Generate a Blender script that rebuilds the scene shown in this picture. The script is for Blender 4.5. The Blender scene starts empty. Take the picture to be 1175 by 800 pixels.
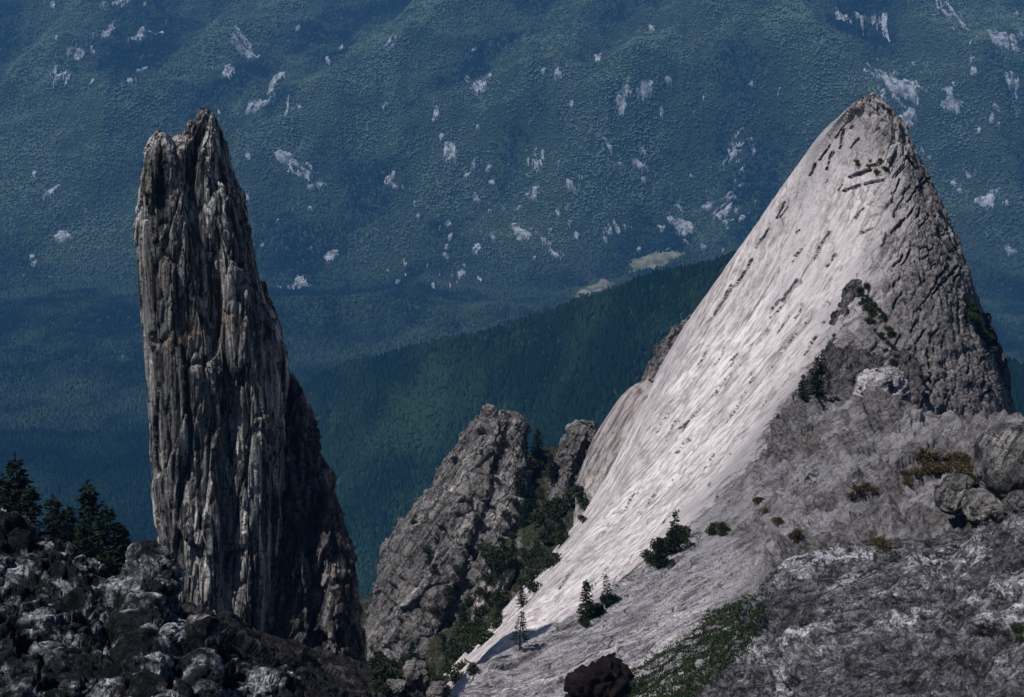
import bpy, math, random, time
import numpy as np
from mathutils import Vector
T0 = time.time()
rad = math.radians
random.seed(5)
RS = np.random.RandomState(11)
sc = bpy.context.scene
COL = sc.collection

# ------------------------------------------------------------------ camera, sky, sun, exposure
PITCH = 16.0
LENS = 50.0
cam_data = bpy.data.cameras.new('camera')
cam = bpy.data.objects.new('camera', cam_data)
COL.objects.link(cam)
cam.location = (0, 0, 0)
cam.rotation_euler = (rad(90 - PITCH), 0, 0)
cam_data.lens = LENS
cam_data.sensor_width = 36.0
cam_data.clip_start = 0.5
cam_data.clip_end = 30000
sc.camera = cam

SUN_DIR = Vector((-0.47, -0.22, 0.855)).normalized()      # towards the sun
SUN_EL = math.asin(SUN_DIR.z)
SUN_AZ = math.atan2(SUN_DIR.x, SUN_DIR.y)                # from +Y, clockwise
world = bpy.data.worlds.new('World')
sc.world = world
world.use_nodes = True
wn = world.node_tree
bg = wn.nodes['Background']
sky = wn.nodes.new('ShaderNodeTexSky')
sky.sky_type = 'NISHITA'
sky.sun_disc = False
sky.sun_elevation = SUN_EL
sky.sun_rotation = SUN_AZ
sky.altitude = 1500
wn.links.new(sky.outputs[0], bg.inputs[0])
bg.inputs[1].default_value = 0.05

sun_data = bpy.data.lights.new('sun', 'SUN')
sun_data.energy = 4.6
sun_data.angle = rad(0.5)
sun_data.color = (1.0, 0.95, 0.9)
sun = bpy.data.objects.new('sun', sun_data)
COL.objects.link(sun)
sun.rotation_euler = SUN_DIR.to_track_quat('Z', 'Y').to_euler()
sun.location = (0, 0, 300)

sc.view_settings.view_transform = 'Standard'
sc.view_settings.look = 'None'
sc.view_settings.gamma = 1.0
sc.view_settings.use_curve_mapping = False
sc.view_settings.exposure = -0.15
sc.render.engine = 'CYCLES'
sc.cycles.max_bounces = 4
sc.cycles.volume_bounces = 0
sc.cycles.use_adaptive_sampling = True

# ------------------------------------------------------------------ helpers
FPX = 1175 * LENS / 36.0
_f = np.array([0, math.cos(rad(PITCH)), -math.sin(rad(PITCH))])
_u = np.array([0, math.sin(rad(PITCH)), math.cos(rad(PITCH))])
_r = np.array([1.0, 0, 0])

def ray(px, py):
    """direction of sight for a spot of the photograph, scaled to run 1 m northwards"""
    d = _f + (px - 587.5) / FPX * _r + (400 - py) / FPX * _u
    return d / d[1]

def U(px, py, Y):
    return ray(px, py) * Y

def _hash(ix, iy, iz, seed):
    h = (ix.astype(np.uint32) * np.uint32(374761393) + iy.astype(np.uint32) * np.uint32(668265263)
         + iz.astype(np.uint32) * np.uint32(2147483647 - 18) + np.uint32((seed * 974711) & 0xffffffff))
    h = (h ^ (h >> np.uint32(13))) * np.uint32(1274126177)
    h = h ^ (h >> np.uint32(16))
    h = h * np.uint32(2246822519)
    h = h ^ (h >> np.uint32(15))
    return (h & np.uint32(0xffffff)).astype(np.float32) / np.float32(0xffffff)

def vnoise(p, seed=0):
    """smooth noise in -1..1 at points p (n,3)"""
    f = np.floor(p)
    t = (p - f).astype(np.float32)
    t = t * t * t * (t * (t * 6 - 15) + 10)
    i = f.astype(np.int64)
    out = 0
    for dx in (0, 1):
        wx = t[:, 0] if dx else 1 - t[:, 0]
        for dy in (0, 1):
            wy = t[:, 1] if dy else 1 - t[:, 1]
            for dz in (0, 1):
                wz = t[:, 2] if dz else 1 - t[:, 2]
                out = out + wx * wy * wz * _hash(i[:, 0] + dx, i[:, 1] + dy, i[:, 2] + dz, seed)
    return out * 2 - 1

def fbm(p, octs=5, gain=0.5, seed=0, ridged=False):
    a, s, out = 1.0, 1.0, 0
    tot = 0
    for k in range(octs):
        n = vnoise(p * s + 17.3 * k, seed + k)
        if ridged:
            n = 1 - 2 * np.abs(n)
        out = out + a * n
        tot += a
        a *= gain
        s *= 2.03
    return out / tot

def worley(p, seed=0):
    """F1, F2 and a random tilted plane per cell (angular, broken-rock relief)"""
    f = np.floor(p)
    i = f.astype(np.int64)
    fr = (p - f).astype(np.float32)
    n = len(p)
    F1 = np.full(n, 9.0, np.float32)
    F2 = np.full(n, 9.0, np.float32)
    val = np.zeros(n, np.float32)
    for dx in (-1, 0, 1):
        for dy in (-1, 0, 1):
            for dz in (-1, 0, 1):
                cx, cy, cz = i[:, 0] + dx, i[:, 1] + dy, i[:, 2] + dz
                rx = _hash(cx, cy, cz, seed)
                ry = _hash(cx, cy, cz, seed + 101)
                rz = _hash(cx, cy, cz, seed + 202)
                vx, vy, vz = fr[:, 0] - dx - rx, fr[:, 1] - dy - ry, fr[:, 2] - dz - rz
                d = vx * vx + vy * vy + vz * vz
                near = d < F1
                F2 = np.where(near, F1, np.minimum(F2, d))
                pl = (rx * 7.3 % 1 - .5) * vx * 1.6 + (ry * 5.7 % 1 - .5) * vy * 1.6 + (rz * 9.1 % 1 - .5) * vz * 1.6 + (rx * 13.7 % 1 - .5)
                val = np.where(near, pl, val)
                F1 = np.where(near, d, F1)
    return np.sqrt(F1), np.sqrt(F2), val

def stretch(P, d, k):
    """shrink coordinates k times along d, so patterns run long in that direction"""
    d = np.array(d, float)
    d /= np.linalg.norm(d)
    return P - np.outer(P @ d, d) * (1 - 1.0 / k)

def rockdisp(P, s=6.0, amp=1.0, d=(0, 0, 1), k=3.0, seed=0, facet=1.0, fine=1.0, crack=0.5, soft=0.6):
    """relief of weathered granite: blocks, smaller blocks, grooves along d and fine grain"""
    Q = stretch(P, d, k)
    W = np.stack([fbm(Q / (s * 1.1), 4, seed=seed + 31 + j * 7) for j in range(3)], 1) * s * 0.24
    Q = Q + W
    out = soft * fbm(Q / (s * 1.7), 3, seed=seed + 3)
    F1, F2, v = worley(Q / s, seed)
    out = out + facet * 0.75 * v
    if crack:
        out = out - crack * np.clip(1 - (F2 - F1) / 0.07, 0, 1) * 0.5
    F1, F2, v = worley(Q / (s * 0.36), seed + 5)
    out = out + facet * 0.33 * v - crack * np.clip(1 - (F2 - F1) / 0.10, 0, 1) * 0.2
    if fine:
        F1, F2, v = worley((Q + W * 0.2) / (s * 0.17), seed + 8)
        out = out + fine * 0.14 * v + fine * 0.10 * fbm(Q / (s * 0.2), 2, 0.5, seed=seed + 9)
    return out * amp

def terraces(P, step, amp, tilt=(0, 0, 1), seed=0, warp=1.0):
    """broken ledges: treads that rise outwards and end in a sharp drop, with gaps"""
    t = np.array(tilt, float); t /= np.linalg.norm(t)
    h = (P @ t) / step + warp * fbm(P / (step * 6), 2, 0.5, seed=seed) * 1.6 + warp * 0.22 * fbm(P / (step * 1.6), 2, seed=seed + 4)
    saw = h - np.floor(h)
    gate = np.clip(0.5 + 2.2 * fbm(P / (step * 4), 3, seed=seed + 8), 0, 1)
    prof = np.where(saw < 0.88, (saw / 0.88) ** 1.6, (1 - saw) / 0.12)
    return amp * gate * prof

def catmull(C, n, closed=False, axis=0):
    C = np.moveaxis(np.asarray(C, float), axis, 0)
    K = len(C)
    out = []
    segs = K if closed else K - 1
    nx = np.roll(C, -1, 0)[:segs] if closed else C[1:]
    ln = np.linalg.norm(nx - C[:segs], axis=-1)
    ln = ln.reshape(segs, -1)[:, :].max(1) * 0.5 + ln.reshape(segs, -1).mean(1) * 0.5
    if closed: ln = np.ones(segs)
    per = np.maximum(3, np.round(n * ln / ln.sum())).astype(int)
    for s in range(segs):
        if closed:
            p0, p1, p2, p3 = C[(s - 1) % K], C[s], C[(s + 1) % K], C[(s + 2) % K]
        else:
            p1, p2 = C[s], C[s + 1]
            p0 = C[s - 1] if s > 0 else 2 * p1 - p2
            p3 = C[s + 2] if s + 2 < K else 2 * p2 - p1
        m = int(per[s])
        t = (np.arange(m) / m).reshape((-1,) + (1,) * (C.ndim - 1))
        out.append(0.5 * (2 * p1 + (p2 - p0) * t + (2 * p0 - 5 * p1 + 4 * p2 - p3) * t ** 2 + (3 * p1 - p0 - 3 * p2 + p3) * t ** 3))
    if not closed:
        out.append(C[-1:])
    return np.moveaxis(np.concatenate(out, 0), 0, axis)

def mesh_from(name, V, quads=None, tris=None, smooth=True):
    me = bpy.data.meshes.new(name)
    V = np.asarray(V, np.float32)
    me.vertices.add(len(V))
    me.vertices.foreach_set('co', V.ravel())
    loops, starts, n = [], [], 0
    if quads is not None and len(quads):
        q = np.asarray(quads, np.int32)
        loops.append(q.ravel()); starts.append(np.arange(len(q)) * 4); n = q.size
    if tris is not None and len(tris):
        t = np.asarray(tris, np.int32)
        loops.append(t.ravel()); starts.append(n + np.arange(len(t)) * 3)
    loops = np.concatenate(loops); starts = np.concatenate(starts)
    me.loops.add(len(loops))
    me.loops.foreach_set('vertex_index', loops)
    me.polygons.add(len(starts))
    me.polygons.foreach_set('loop_start', starts.astype(np.int32))
    me.polygons.foreach_set('use_smooth', np.full(len(starts), smooth))
    me.update(calc_edges=True)
    return me

def gridfaces(R, C, closed, off=0, flip=False):
    i = np.arange(R - 1)[:, None]
    j = np.arange(C if closed else C - 1)[None, :]
    a = i * C + j
    b = i * C + (j + 1) % C
    q = np.stack([a, b, b + C, a + C], -1).reshape(-1, 4) + off
    return q[:, ::-1] if flip else q

def link(name, me, mat=None, parent=None):
    o = bpy.data.objects.new(name, me)
    COL.objects.link(o)
    if mat is not None and len(me.materials) == 0:
        me.materials.append(mat)
    if parent is not None:
        o.parent = parent
    return o

def tag(o, label=None, cat=None, group=None, kind=None):
    if label: o['label'] = label
    if cat: o['category'] = cat
    if group: o['group'] = group
    if kind: o['kind'] = kind
    return o

def empty(name, loc, label, cat, group=None, rz=0.0):
    o = bpy.data.objects.new(name, None)
    COL.objects.link(o)
    o.location = loc
    o.rotation_euler = (0, 0, rz)
    o.empty_display_size = 1
    return tag(o, label, cat, group)

def surface(ctrl, nr, nc, closed, disp, cap=True):
    """dense displaced rock surface from a net of control points (rows x columns x 3)"""
    C = np.asarray(ctrl, float)
    G = catmull(C, nr, False, 0)
    G = catmull(G, nc, closed, 1)
    if closed:
        du = np.roll(G, -1, 1) - np.roll(G, 1, 1)
    else:
        du = np.gradient(G, axis=1)
    dv = np.gradient(G, axis=0)
    N = np.cross(du, dv)
    L = np.linalg.norm(N, axis=2, keepdims=True)
    N = N / np.maximum(L, 1e-9)
    if closed:
        c = G.mean(1, keepdims=True)
        s = np.sign(((G - c) * N).sum())
    else:
        s = -np.sign((G * N).sum())          # towards the viewer's side
    N = N * s
    R, Cc = G.shape[:2]
    P = G.reshape(-1, 3); Nn = N.reshape(-1, 3)
    P = P + Nn * disp(P)[:, None]
    flip = s < 0
    q = gridfaces(R, Cc, closed, 0, flip=flip)
    tris = []
    if closed and cap:
        for row, fl in ((0, not flip), (R - 1, flip)):
            c = P[row * Cc:(row + 1) * Cc].mean(0)
            P = np.vstack([P, c])
            j = np.arange(Cc)
            t = np.stack([row * Cc + j, row * Cc + (j + 1) % Cc, np.full(Cc, len(P) - 1)], 1)
            tris.append(t[:, ::-1] if not fl else t)
    return P, q, (np.concatenate(tris) if tris else np.zeros((0, 3), int))

def join(parts):
    V, Q, T, n = [], [], [], 0
    for P, q, t in parts:
        V.append(P); Q.append(q + n); T.append(t + n); n += len(P)
    return np.concatenate(V), np.concatenate(Q), np.concatenate(T)

SURF = []

def rock(name, parts, mat, parent=None, base=None):
    V, Q, T = join(parts)
    SURF.append(V)
    if parent is not None:
        V = V - np.array(parent.location)
    elif base is not None:
        V = V - np.array(base)
    me = mesh_from(name, V, Q, T)
    o = link(name, me, mat, parent)
    if parent is None and base is not None:
        o.location = base
    return o

# ------------------------------------------------------------------ materials
class NT:
    def __init__(s, name):
        s.m = bpy.data.materials.new(name)
        s.m.use_nodes = True
        s.t = s.m.node_tree
        s.b = s.t.nodes['Principled BSDF']
        s.pos = s.t.nodes.new('ShaderNodeNewGeometry').outputs['Position']
    def n(s, typ, **kw):
        x = s.t.nodes.new(typ)
        for k, v in kw.items(): setattr(x, k, v)
        return x
    def inp(s, sock, v):
        if isinstance(v, bpy.types.NodeSocket): s.t.links.new(v, sock)
        else: sock.default_value = v
    def math(s, op, a, b=0.0, clamp=False):
        x = s.n('ShaderNodeMath', operation=op, use_clamp=clamp)
        s.inp(x.inputs[0], a); s.inp(x.inputs[1], b)
        return x.outputs[0]
    def stretch(s, d, k):
        d = Vector(d).normalized()
        dt = s.n('ShaderNodeVectorMath', operation='DOT_PRODUCT')
        s.inp(dt.inputs[0], s.pos); dt.inputs[1].default_value = d
        sc_ = s.n('ShaderNodeVectorMath', operation='SCALE')
        sc_.inputs[0].default_value = d
        s.inp(sc_.inputs['Scale'], s.math('MULTIPLY', dt.outputs['Value'], 1 - 1.0 / k))
        sb = s.n('ShaderNodeVectorMath', operation='SUBTRACT')
        s.inp(sb.inputs[0], s.pos); s.inp(sb.inputs[1], sc_.outputs[0])
        return sb.outputs[0]
    def noise(s, vec, scale, detail=6.0, rough=0.6, dist=0.0):
        x = s.n('ShaderNodeTexNoise')
        s.inp(x.inputs['Vector'], vec)
        x.inputs['Scale'].default_value = scale
        x.inputs['Detail'].default_value = detail
        x.inputs['Roughness'].default_value = rough
        x.inputs['Distortion'].default_value = dist
        return x.outputs['Fac']
    def ramp(s, v, a, b, lo=0.0, hi=1.0):
        x = s.n('ShaderNodeMapRange')
        x.interpolation_type = 'SMOOTHSTEP'
        s.inp(x.inputs[0], v)
        for k, q in zip((1, 2, 3, 4), (a, b, lo, hi)): x.inputs[k].default_value = q
        return x.outputs[0]
    def mix(s, f, a, b):
        x = s.n('ShaderNodeMix', data_type='RGBA')
        s.inp(x.inputs[0], f)
        for sock, v in ((x.inputs[6], a), (x.inputs[7], b)):
            s.inp(sock, v if isinstance(v, bpy.types.NodeSocket) else (*v, 1.0))
        return x.outputs[2]
    def bump(s, h, dist, strength=1.0, prev=None):
        x = s.n('ShaderNodeBump')
        x.inputs['Strength'].default_value = strength
        x.inputs['Distance'].default_value = dist
        s.inp(x.inputs['Height'], h)
        if prev is not None: s.inp(x.inputs['Normal'], prev)
        return x.outputs[0]
    def done(s, color, rough=0.9, normal=None, spec=0.2):
        s.inp(s.b.inputs['Base Color'], color if isinstance(color, bpy.types.NodeSocket) else (*color, 1))
        s.b.inputs['Roughness'].default_value = rough
        s.b.inputs['Specular IOR Level'].default_value = spec
        if normal is not None: s.inp(s.b.inputs['Normal'], normal)
        return s.m

def granite(name, pale, mid, dark, d=(0, 0, 1), k=6.0, sc1=0.12, paleamt=0.5, darkamt=0.5, speck=0.5,
            tan=(0.33, 0.23, 0.15), tanamt=0.3, bump=0.5, cracks=0.6, lichen=False, mottle=(0.38, 1.38), mk=None, ck=None, grit=0.0):
    t = NT(name)
    Q = t.stretch(d, k)
    Q2 = t.stretch(d, k * 2.5)
    n1 = t.noise(Q, sc1, 7, 0.62, 0.6)
    n2 = t.noise(Q2, sc1 * 6, 6, 0.7, 0.4)
    n3 = t.noise(t.pos, sc1 * 0.35, 4, 0.6, 0.5)
    n4 = t.noise(t.pos, 1.6, 5, 0.75)
    n5 = t.noise(Q, sc1 * 2.3, 6, 0.65, 0.8)
    c = t.mix(t.ramp(n1, 0.62 - 0.3 * paleamt, 0.80 - 0.3 * paleamt), mid, pale)
    c = t.mix(t.ramp(n3, 0.70 - 0.25 * tanamt, 0.86 - 0.25 * tanamt, 0, 0.7), c, tan)
    # dark lichen: long streaks and specks with outlines of their own
    f = t.ramp(n2, 0.68 - 0.25 * darkamt, 0.73 - 0.25 * darkamt)
    f = t.math('MULTIPLY', f, t.ramp(n5, 0.36, 0.52))
    c = t.mix(t.math('MULTIPLY', f, 0.9), c, dark)
    g = t.ramp(n4, 0.69 - 0.25 * speck, 0.74 - 0.25 * speck)
    c = t.mix(t.math('MULTIPLY', g, 0.8), c, dark)
    if cracks:
        v = t.n('ShaderNodeTexVoronoi', feature='DISTANCE_TO_EDGE')
        wv = t.n('ShaderNodeVectorMath', operation='ADD')
        t.inp(wv.inputs[0], Q2 if ck is None else t.stretch(d, ck))
        ns = t.n('ShaderNodeTexNoise'); t.inp(ns.inputs['Vector'], Q); ns.inputs['Scale'].default_value = 0.3
        ms = t.n('ShaderNodeVectorMath', operation='SCALE'); t.inp(ms.inputs[0], ns.outputs['Color']); ms.inputs['Scale'].default_value = 3.0
        t.inp(wv.inputs[1], ms.outputs[0])
        t.inp(v.inputs['Vector'], wv.outputs[0])
        v.inputs['Scale'].default_value = 0.28
        cr = t.math('MULTIPLY', t.ramp(v.outputs['Distance'], 0.0, 0.05, 1, 0), t.ramp(n5, 0.45, 0.6, 0, cracks))
        c = t.mix(cr, c, dark)
    # fine mottling of the stone
    n6 = t.noise(Q if mk is None else t.stretch(d, mk), 0.9, 6, 0.72, 0.3)
    mot = t.ramp(n6, 0.36, 0.64, *mottle)
    if grit:
        n8 = t.noise(t.pos, 4.2, 4, 0.7, 0.2)
        mot = t.math('MULTIPLY', mot, t.ramp(n8, 0.38, 0.62, 1 - grit, 1 + grit))
    vm = t.n('ShaderNodeVectorMath', operation='SCALE'); t.inp(vm.inputs[0], c); t.inp(vm.inputs['Scale'], mot)
    c = vm.outputs[0]
    if lichen:
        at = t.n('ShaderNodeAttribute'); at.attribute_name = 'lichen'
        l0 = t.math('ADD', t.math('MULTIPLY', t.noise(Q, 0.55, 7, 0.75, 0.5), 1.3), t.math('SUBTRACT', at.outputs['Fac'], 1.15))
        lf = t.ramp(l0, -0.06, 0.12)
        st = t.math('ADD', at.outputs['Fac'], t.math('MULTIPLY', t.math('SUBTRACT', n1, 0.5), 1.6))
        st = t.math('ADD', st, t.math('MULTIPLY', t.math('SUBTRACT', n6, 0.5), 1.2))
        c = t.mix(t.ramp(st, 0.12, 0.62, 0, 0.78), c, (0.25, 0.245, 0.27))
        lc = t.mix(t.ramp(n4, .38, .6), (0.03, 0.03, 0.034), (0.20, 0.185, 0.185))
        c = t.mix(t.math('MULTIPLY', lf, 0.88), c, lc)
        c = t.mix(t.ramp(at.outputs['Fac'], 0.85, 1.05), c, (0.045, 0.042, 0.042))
    h = t.math('ADD', t.math('MULTIPLY', n2, 1.0), t.math('MULTIPLY', n4, 0.6))
    nb = t.bump(h, bump * 1.5)
    return t.done(c, 0.92, nb, 0.15)

# ------------------------------------------------------------------ terrain: valley, far mountain, forested ridge
def smax(a, b, k):
    h = np.clip(0.5 + 0.5 * (a - b) / k, 0, 1)
    return b * (1 - h) + a * h + k * h * (1 - h)

def crest_pts(L):
    A = np.array([U(*p) for p in L])
    return A[np.argsort(A[:, 0])]

RIDGE = crest_pts([(1500, 560, 2000), (1150, 420, 1900), (1000, 320, 1900), (900, 285, 1940), (820, 303, 2000), (760, 318, 2080), (700, 338, 2150), (600, 372, 2300),
                   (500, 396, 2480), (400, 420, 2680), (320, 455, 2850), (200, 500, 2900), (0, 560, 2900)])

def segdist(x, y, ax, ay, bx, by):
    dx, dy = bx - ax, by - ay
    t = np.clip(((x - ax) * dx + (y - ay) * dy) / (dx * dx + dy * dy), 0, 1)
    return np.hypot(x - ax - t * dx, y - ay - t * dy), t

# spurs of the far mountainside, drawn as crest lines: photo spot, distance, how far they stand out
def hbase(x, y):
    m = -1064 + 0.50 * np.maximum(y - 4250, 0) * (1 + 0.06 * np.sin(x / 700.))
    m = np.where(y > 6600, -1064 + 0.5 * 2350 + (y - 6600) * 0.06, m)
    return m
SPURS = [([(570, 20), (470, 105), (360, 175), (240, 260), (120, 310)], 120, 330),
         ([(830, 20), (800, 110), (690, 185), (590, 280), (560, 330)], 110, 300),
         ([(830, 60), (900, 130), (980, 190), (1060, 240)], 100, 280),
         ([(1190, 120), (1090, 190), (1010, 280), (940, 330)], 110, 300),
         ([(150, -40), (90, 60), (60, 160), (20, 260)], 100, 300),
         ([(370, -20), (300, 60), (190, 170), (90, 250)], 80, 220),
         ([(690, 0), (640, 110), (520, 220), (430, 300)], 70, 200),
         ([(1120, -30), (1060, 60), (1080, 140)], 80, 220)]
def far_spot(px, py):
    r = ray(px, py)
    lo, hi = 3500., 7600.
    Y = (-1064 + 0.0)
    for k in range(40):
        m = 0.5 * (lo + hi)
        if r[2] * m < hbase(np.array(r[0] * m), np.array(m)): hi = m
        else: lo = m
    return r[0] * m, m
SP = [([far_spot(*p) for p in L], h, w) for L, h, w in SPURS]

def height(x, y):
    n = np.stack([x.ravel(), y.ravel(), np.zeros(x.size)], 1)
    wx = (fbm(n / 900., 3, seed=50) * 160).reshape(x.shape)
    wy = (fbm(n / 900., 3, seed=60) * 160).reshape(x.shape)
    X, Y = x + wx, y + wy
    floor = -1064 + 0 * x
    m = hbase(X, Y)
    up = np.clip((m + 1064) / 350., 0, 1)
    for L, h, w in SP:
        best = 0
        for (a, b) in zip(L[:-1], L[1:]):
            d, t = segdist(X, Y, a[0], a[1], b[0], b[1])
            best = np.maximum(best, np.exp(-np.abs(d / w) ** 1.3))
        m = m + best * h * 1.5 * up
    rg = fbm(n / 750., 6, 0.5, seed=70, ridged=True).reshape(x.shape)
    m = m + rg * 175 * up
    low = -1064 + 45 * np.exp(-(((X - 40) / 420.) ** 2 + ((Y - 3850) / 260.) ** 2)) * 2.0 + 60 * np.exp(-(((X + 900) / 600.) ** 2 + ((Y - 3950) / 250.) ** 2))
    low = low + 20 * fbm(n / 260., 5, seed=80).reshape(x.shape) + 55 * np.clip((y - 2700) / 300, 0, 1) * fbm(n / 520., 4, seed=83, ridged=True).reshape(x.shape)
    h = smax(m, low, 70)
    # the dark ridge in the middle distance
    cy = np.interp(x, RIDGE[:, 0], RIDGE[:, 1]); cz = np.interp(x, RIDGE[:, 0], RIDGE[:, 2])
    d = y - cy
    e = fbm(n / 210., 5, 0.5, seed=90, ridged=True).reshape(x.shape)
    r = cz - np.where(d < 0, 0.50 * np.abs(d), 0.62 * np.abs(d)) + 26 * (e) * np.clip(np.abs(d) / 160., 0.05, 1)
    h = smax(h, r, 18)
    # flank of our own mountain
    fl = -85 - 0.63 * np.maximum(y, 0) - 0.35 * np.maximum(-y, 0) + 16 * e
    h = smax(h, fl, 40)
    return h

NR, NCc = 620, 760
tt = np.linspace(-1, 1, NCc)
tt = np.sign(tt) * (0.55 * np.abs(tt) + 0.45 * np.abs(tt) ** 3)
yy = np.concatenate([np.linspace(-700, 1200, 60, endpoint=False), np.linspace(1200, 3000, 230, endpoint=False),
                     np.linspace(3000, 6300, 300, endpoint=False), np.linspace(6300, 9500, 31)])
gy, gt = np.meshgrid(yy, tt, indexing='ij')
gx = gt * (900 + 0.75 * np.maximum(gy, 0))
gz = height(gx, gy)
TV = np.stack([gx, gy, gz], -1)
R_, C_ = gx.shape
terr_me = mesh_from('terrain', TV.reshape(-1, 3), gridfaces(R_, C_, False))

def tz(x, y):
    """terrain height straight from the grid"""
    x = np.asarray(x, float); y = np.asarray(y, float)
    i = np.clip(np.searchsorted(yy, y) - 1, 0, R_ - 2)
    fy = (y - yy[i]) / (yy[i + 1] - yy[i])
    t = x / (900 + 0.75 * np.maximum(y, 0))
    j = np.clip(np.searchsorted(tt, t) - 1, 0, C_ - 2)
    fx = (t - tt[j]) / (tt[j + 1] - tt[j])
    return ((gz[i, j] * (1 - fx) + gz[i, j + 1] * fx) * (1 - fy) + (gz[i + 1, j] * (1 - fx) + gz[i + 1, j + 1] * fx) * fy)

def terrain_hit(px, py, y0=1000., y1=8000.):
    r = ray(px, py)
    Y = np.linspace(y0, y1, 3500)
    below = r[2] * Y < tz(r[0] * Y, Y)
    k = int(np.argmax(below))
    return np.array([r[0] * Y[k], Y[k], tz(r[0] * Y[k], Y[k])]) if below.any() else None

t = NT('forest_floor')
n1 = t.noise(t.pos, 0.004, 6, 0.6)
n2 = t.noise(t.pos, 0.05, 6, 0.7)
c = t.mix(t.ramp(n1, .4, .65), (0.022, 0.040, 0.016), (0.038, 0.055, 0.024))
c = t.mix(t.ramp(n2, .5, .8), c, (0.06, 0.07, 0.04))
t.done(c, 1.0, t.bump(n2, 6.0), 0.0)
terrain = link('terrain', terr_me, t.m)
tag(terrain, 'forested mountain terrain with valley and ridges falling away below the rock spires', kind='structure')

# pale rock outcrops and clearings on the far mountainside: (px, py, half width px, half height px, slant deg)
OUT = [(122, 38, 14, 7, -50, 'slender pale outcrop high on the far slope at the upper left'), (92, 66, 8, 9, -60, 'small pale outcrop beside the long gully, upper left'),
       (70, 88, 5, 16, -75, 'thin pale scar running down the far slope, leftmost of all'), (108, 98, 7, 5, -45, 'small pale outcrop at the foot of the leftmost scar'),
       (137, 6, 16, 7, -15, 'pale broken outcrop at the top edge of the upper left slope'), (160, 44, 14, 9, -40, 'scattered pale ledges right of the slender upper left outcrop'),
       (86, 138, 6, 4, -40, 'tiny lone pale outcrop above the left side of the dark spire'), (279, 52, 14, 11, 30, 'round pale outcrop high above the tip of the dark spire'),
       (256, 86, 7, 9, 60, 'small pale knob below the round outcrop above the dark spire'), (294, 126, 19, 7, -38, 'bright elongated outcrop just right of the tip of the dark spire'),
       (318, 90, 7, 14, -60, 'steep line of pale rock above the bright elongated outcrop'), (325, 184, 16, 6, 15, 'left end of the bright outcrop band right of the dark spire'),
       (347, 200, 17, 11, 40, 'middle of the bright outcrop band right of the dark spire'), (360, 214, 12, 6, -10, 'right end of the bright outcrop band right of the dark spire'),
       (446, 52, 7, 4, -45, 'small bright outcrop alone near the top, left of centre'), (548, 96, 11, 7, 15, 'bright small outcrop near the top centre of the slope'),
       (452, 205, 12, 9, 45, 'pale speckled outcrop at mid slope left of centre'), (378, 295, 10, 6, -10, 'faint pinkish outcrop low on the slope beside the dark spire'),
       (338, 330, 14, 6, -15, 'faint grey outcrop close to the right edge of the dark spire'), (517, 176, 8, 10, 60, 'narrow pale outcrop at mid slope in the centre'),
       (617, 190, 9, 10, 60, 'pale outcrop at mid slope left of the row of ledges'), (655, 212, 7, 10, 70, 'upright pale outcrop at the centre of the slope'),
       (684, 66, 7, 8, -45, 'small pale outcrop near the top right of centre'), (716, 124, 11, 9, -50, 'pale patchy outcrop above the middle spur'),
       (742, 105, 9, 5, -30, 'small pale outcrop beside the patchy one on the middle spur'), (803, 119, 12, 5, -35, 'slanting pale outcrop on the spur left of the granite peak'),
       (700, 172, 11, 5, 20, 'left of a row of bright ledges on the middle slope'), (733, 190, 10, 6, 0, 'right and brightest of the row of ledges on the middle slope'),
       (846, 180, 15, 9, -30, 'pale streaky outcrop beside the left edge of the granite peak'), (784, 262, 13, 16, 50, 'broad pale rock slope above the valley bars, left lobe'),
       (830, 244, 26, 13, -15, 'broad pale rock slope above the valley bars, right lobe'), (712, 262, 7, 14, 70, 'upright pale outcrop left of the broad pale rock slope'),
       (680, 246, 6, 6, 0, 'small pale outcrop between the upright one and the valley'), (615, 222, 8, 9, 40, 'pale outcrop low in the centre of the slope'),
       (600, 268, 16, 7, 35, 'spotty pale ledges low on the slope above the valley floor'), (640, 290, 14, 6, 30, 'spotty pale ledges just above the valley bars'),
       (528, 318, 8, 6, 50, 'small pale outcrop low on the slope above the dark ridge'), (563, 245, 7, 5, 20, 'small pale outcrop under the narrow central one'),
       (995, 22, 5, 24, -82, 'thin pale streak falling down the slope above the granite peak'), (1090, 14, 10, 16, 75, 'pale cliff at the top edge right of the granite peak'),
       (1152, 45, 9, 26, 65, 'long pale gully of bare rock at the upper right'), (1162, 95, 8, 18, 80, 'lower end of the bare rock gully at the upper right'),
       (1028, 98, 22, 14, 25, 'pale triangular scree patch behind the tip of the granite peak'), (1036, 140, 7, 26, 72, 'pale scree tail running down behind the tip of the granite peak'),
       (1092, 122, 9, 8, 0, 'small pale outcrop in the slope right of the granite peak'), (1068, 178, 10, 6, 30, 'faint pale outcrop touching the right edge of the granite peak'),
       (1135, 235, 16, 9, -20, 'faint broken outcrop on the slope at the far right'), (1160, 290, 8, 5, -20, 'small pale outcrop low at the right edge'),
       (752, 300, 48, 10, -14, 'long pale gravel bar along the valley floor above the dark ridge'), (690, 328, 50, 8, -14, 'lower pale gravel bar along the valley floor'),
       (58, 222, 8, 5, -20, 'faint pale outcrop left of the dark spire at mid height'), (72, 272, 10, 5, 10, 'faint pale outcrop left of the dark spire low on the slope'),
       (140, 412, 12, 7, 10, 'faint grey clearing in the valley forest left of the dark spire'), (500, 130, 6, 4, -30, 'tiny pale outcrop on the slope in the upper centre')]
_rs = np.random.RandomState(9)
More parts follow.
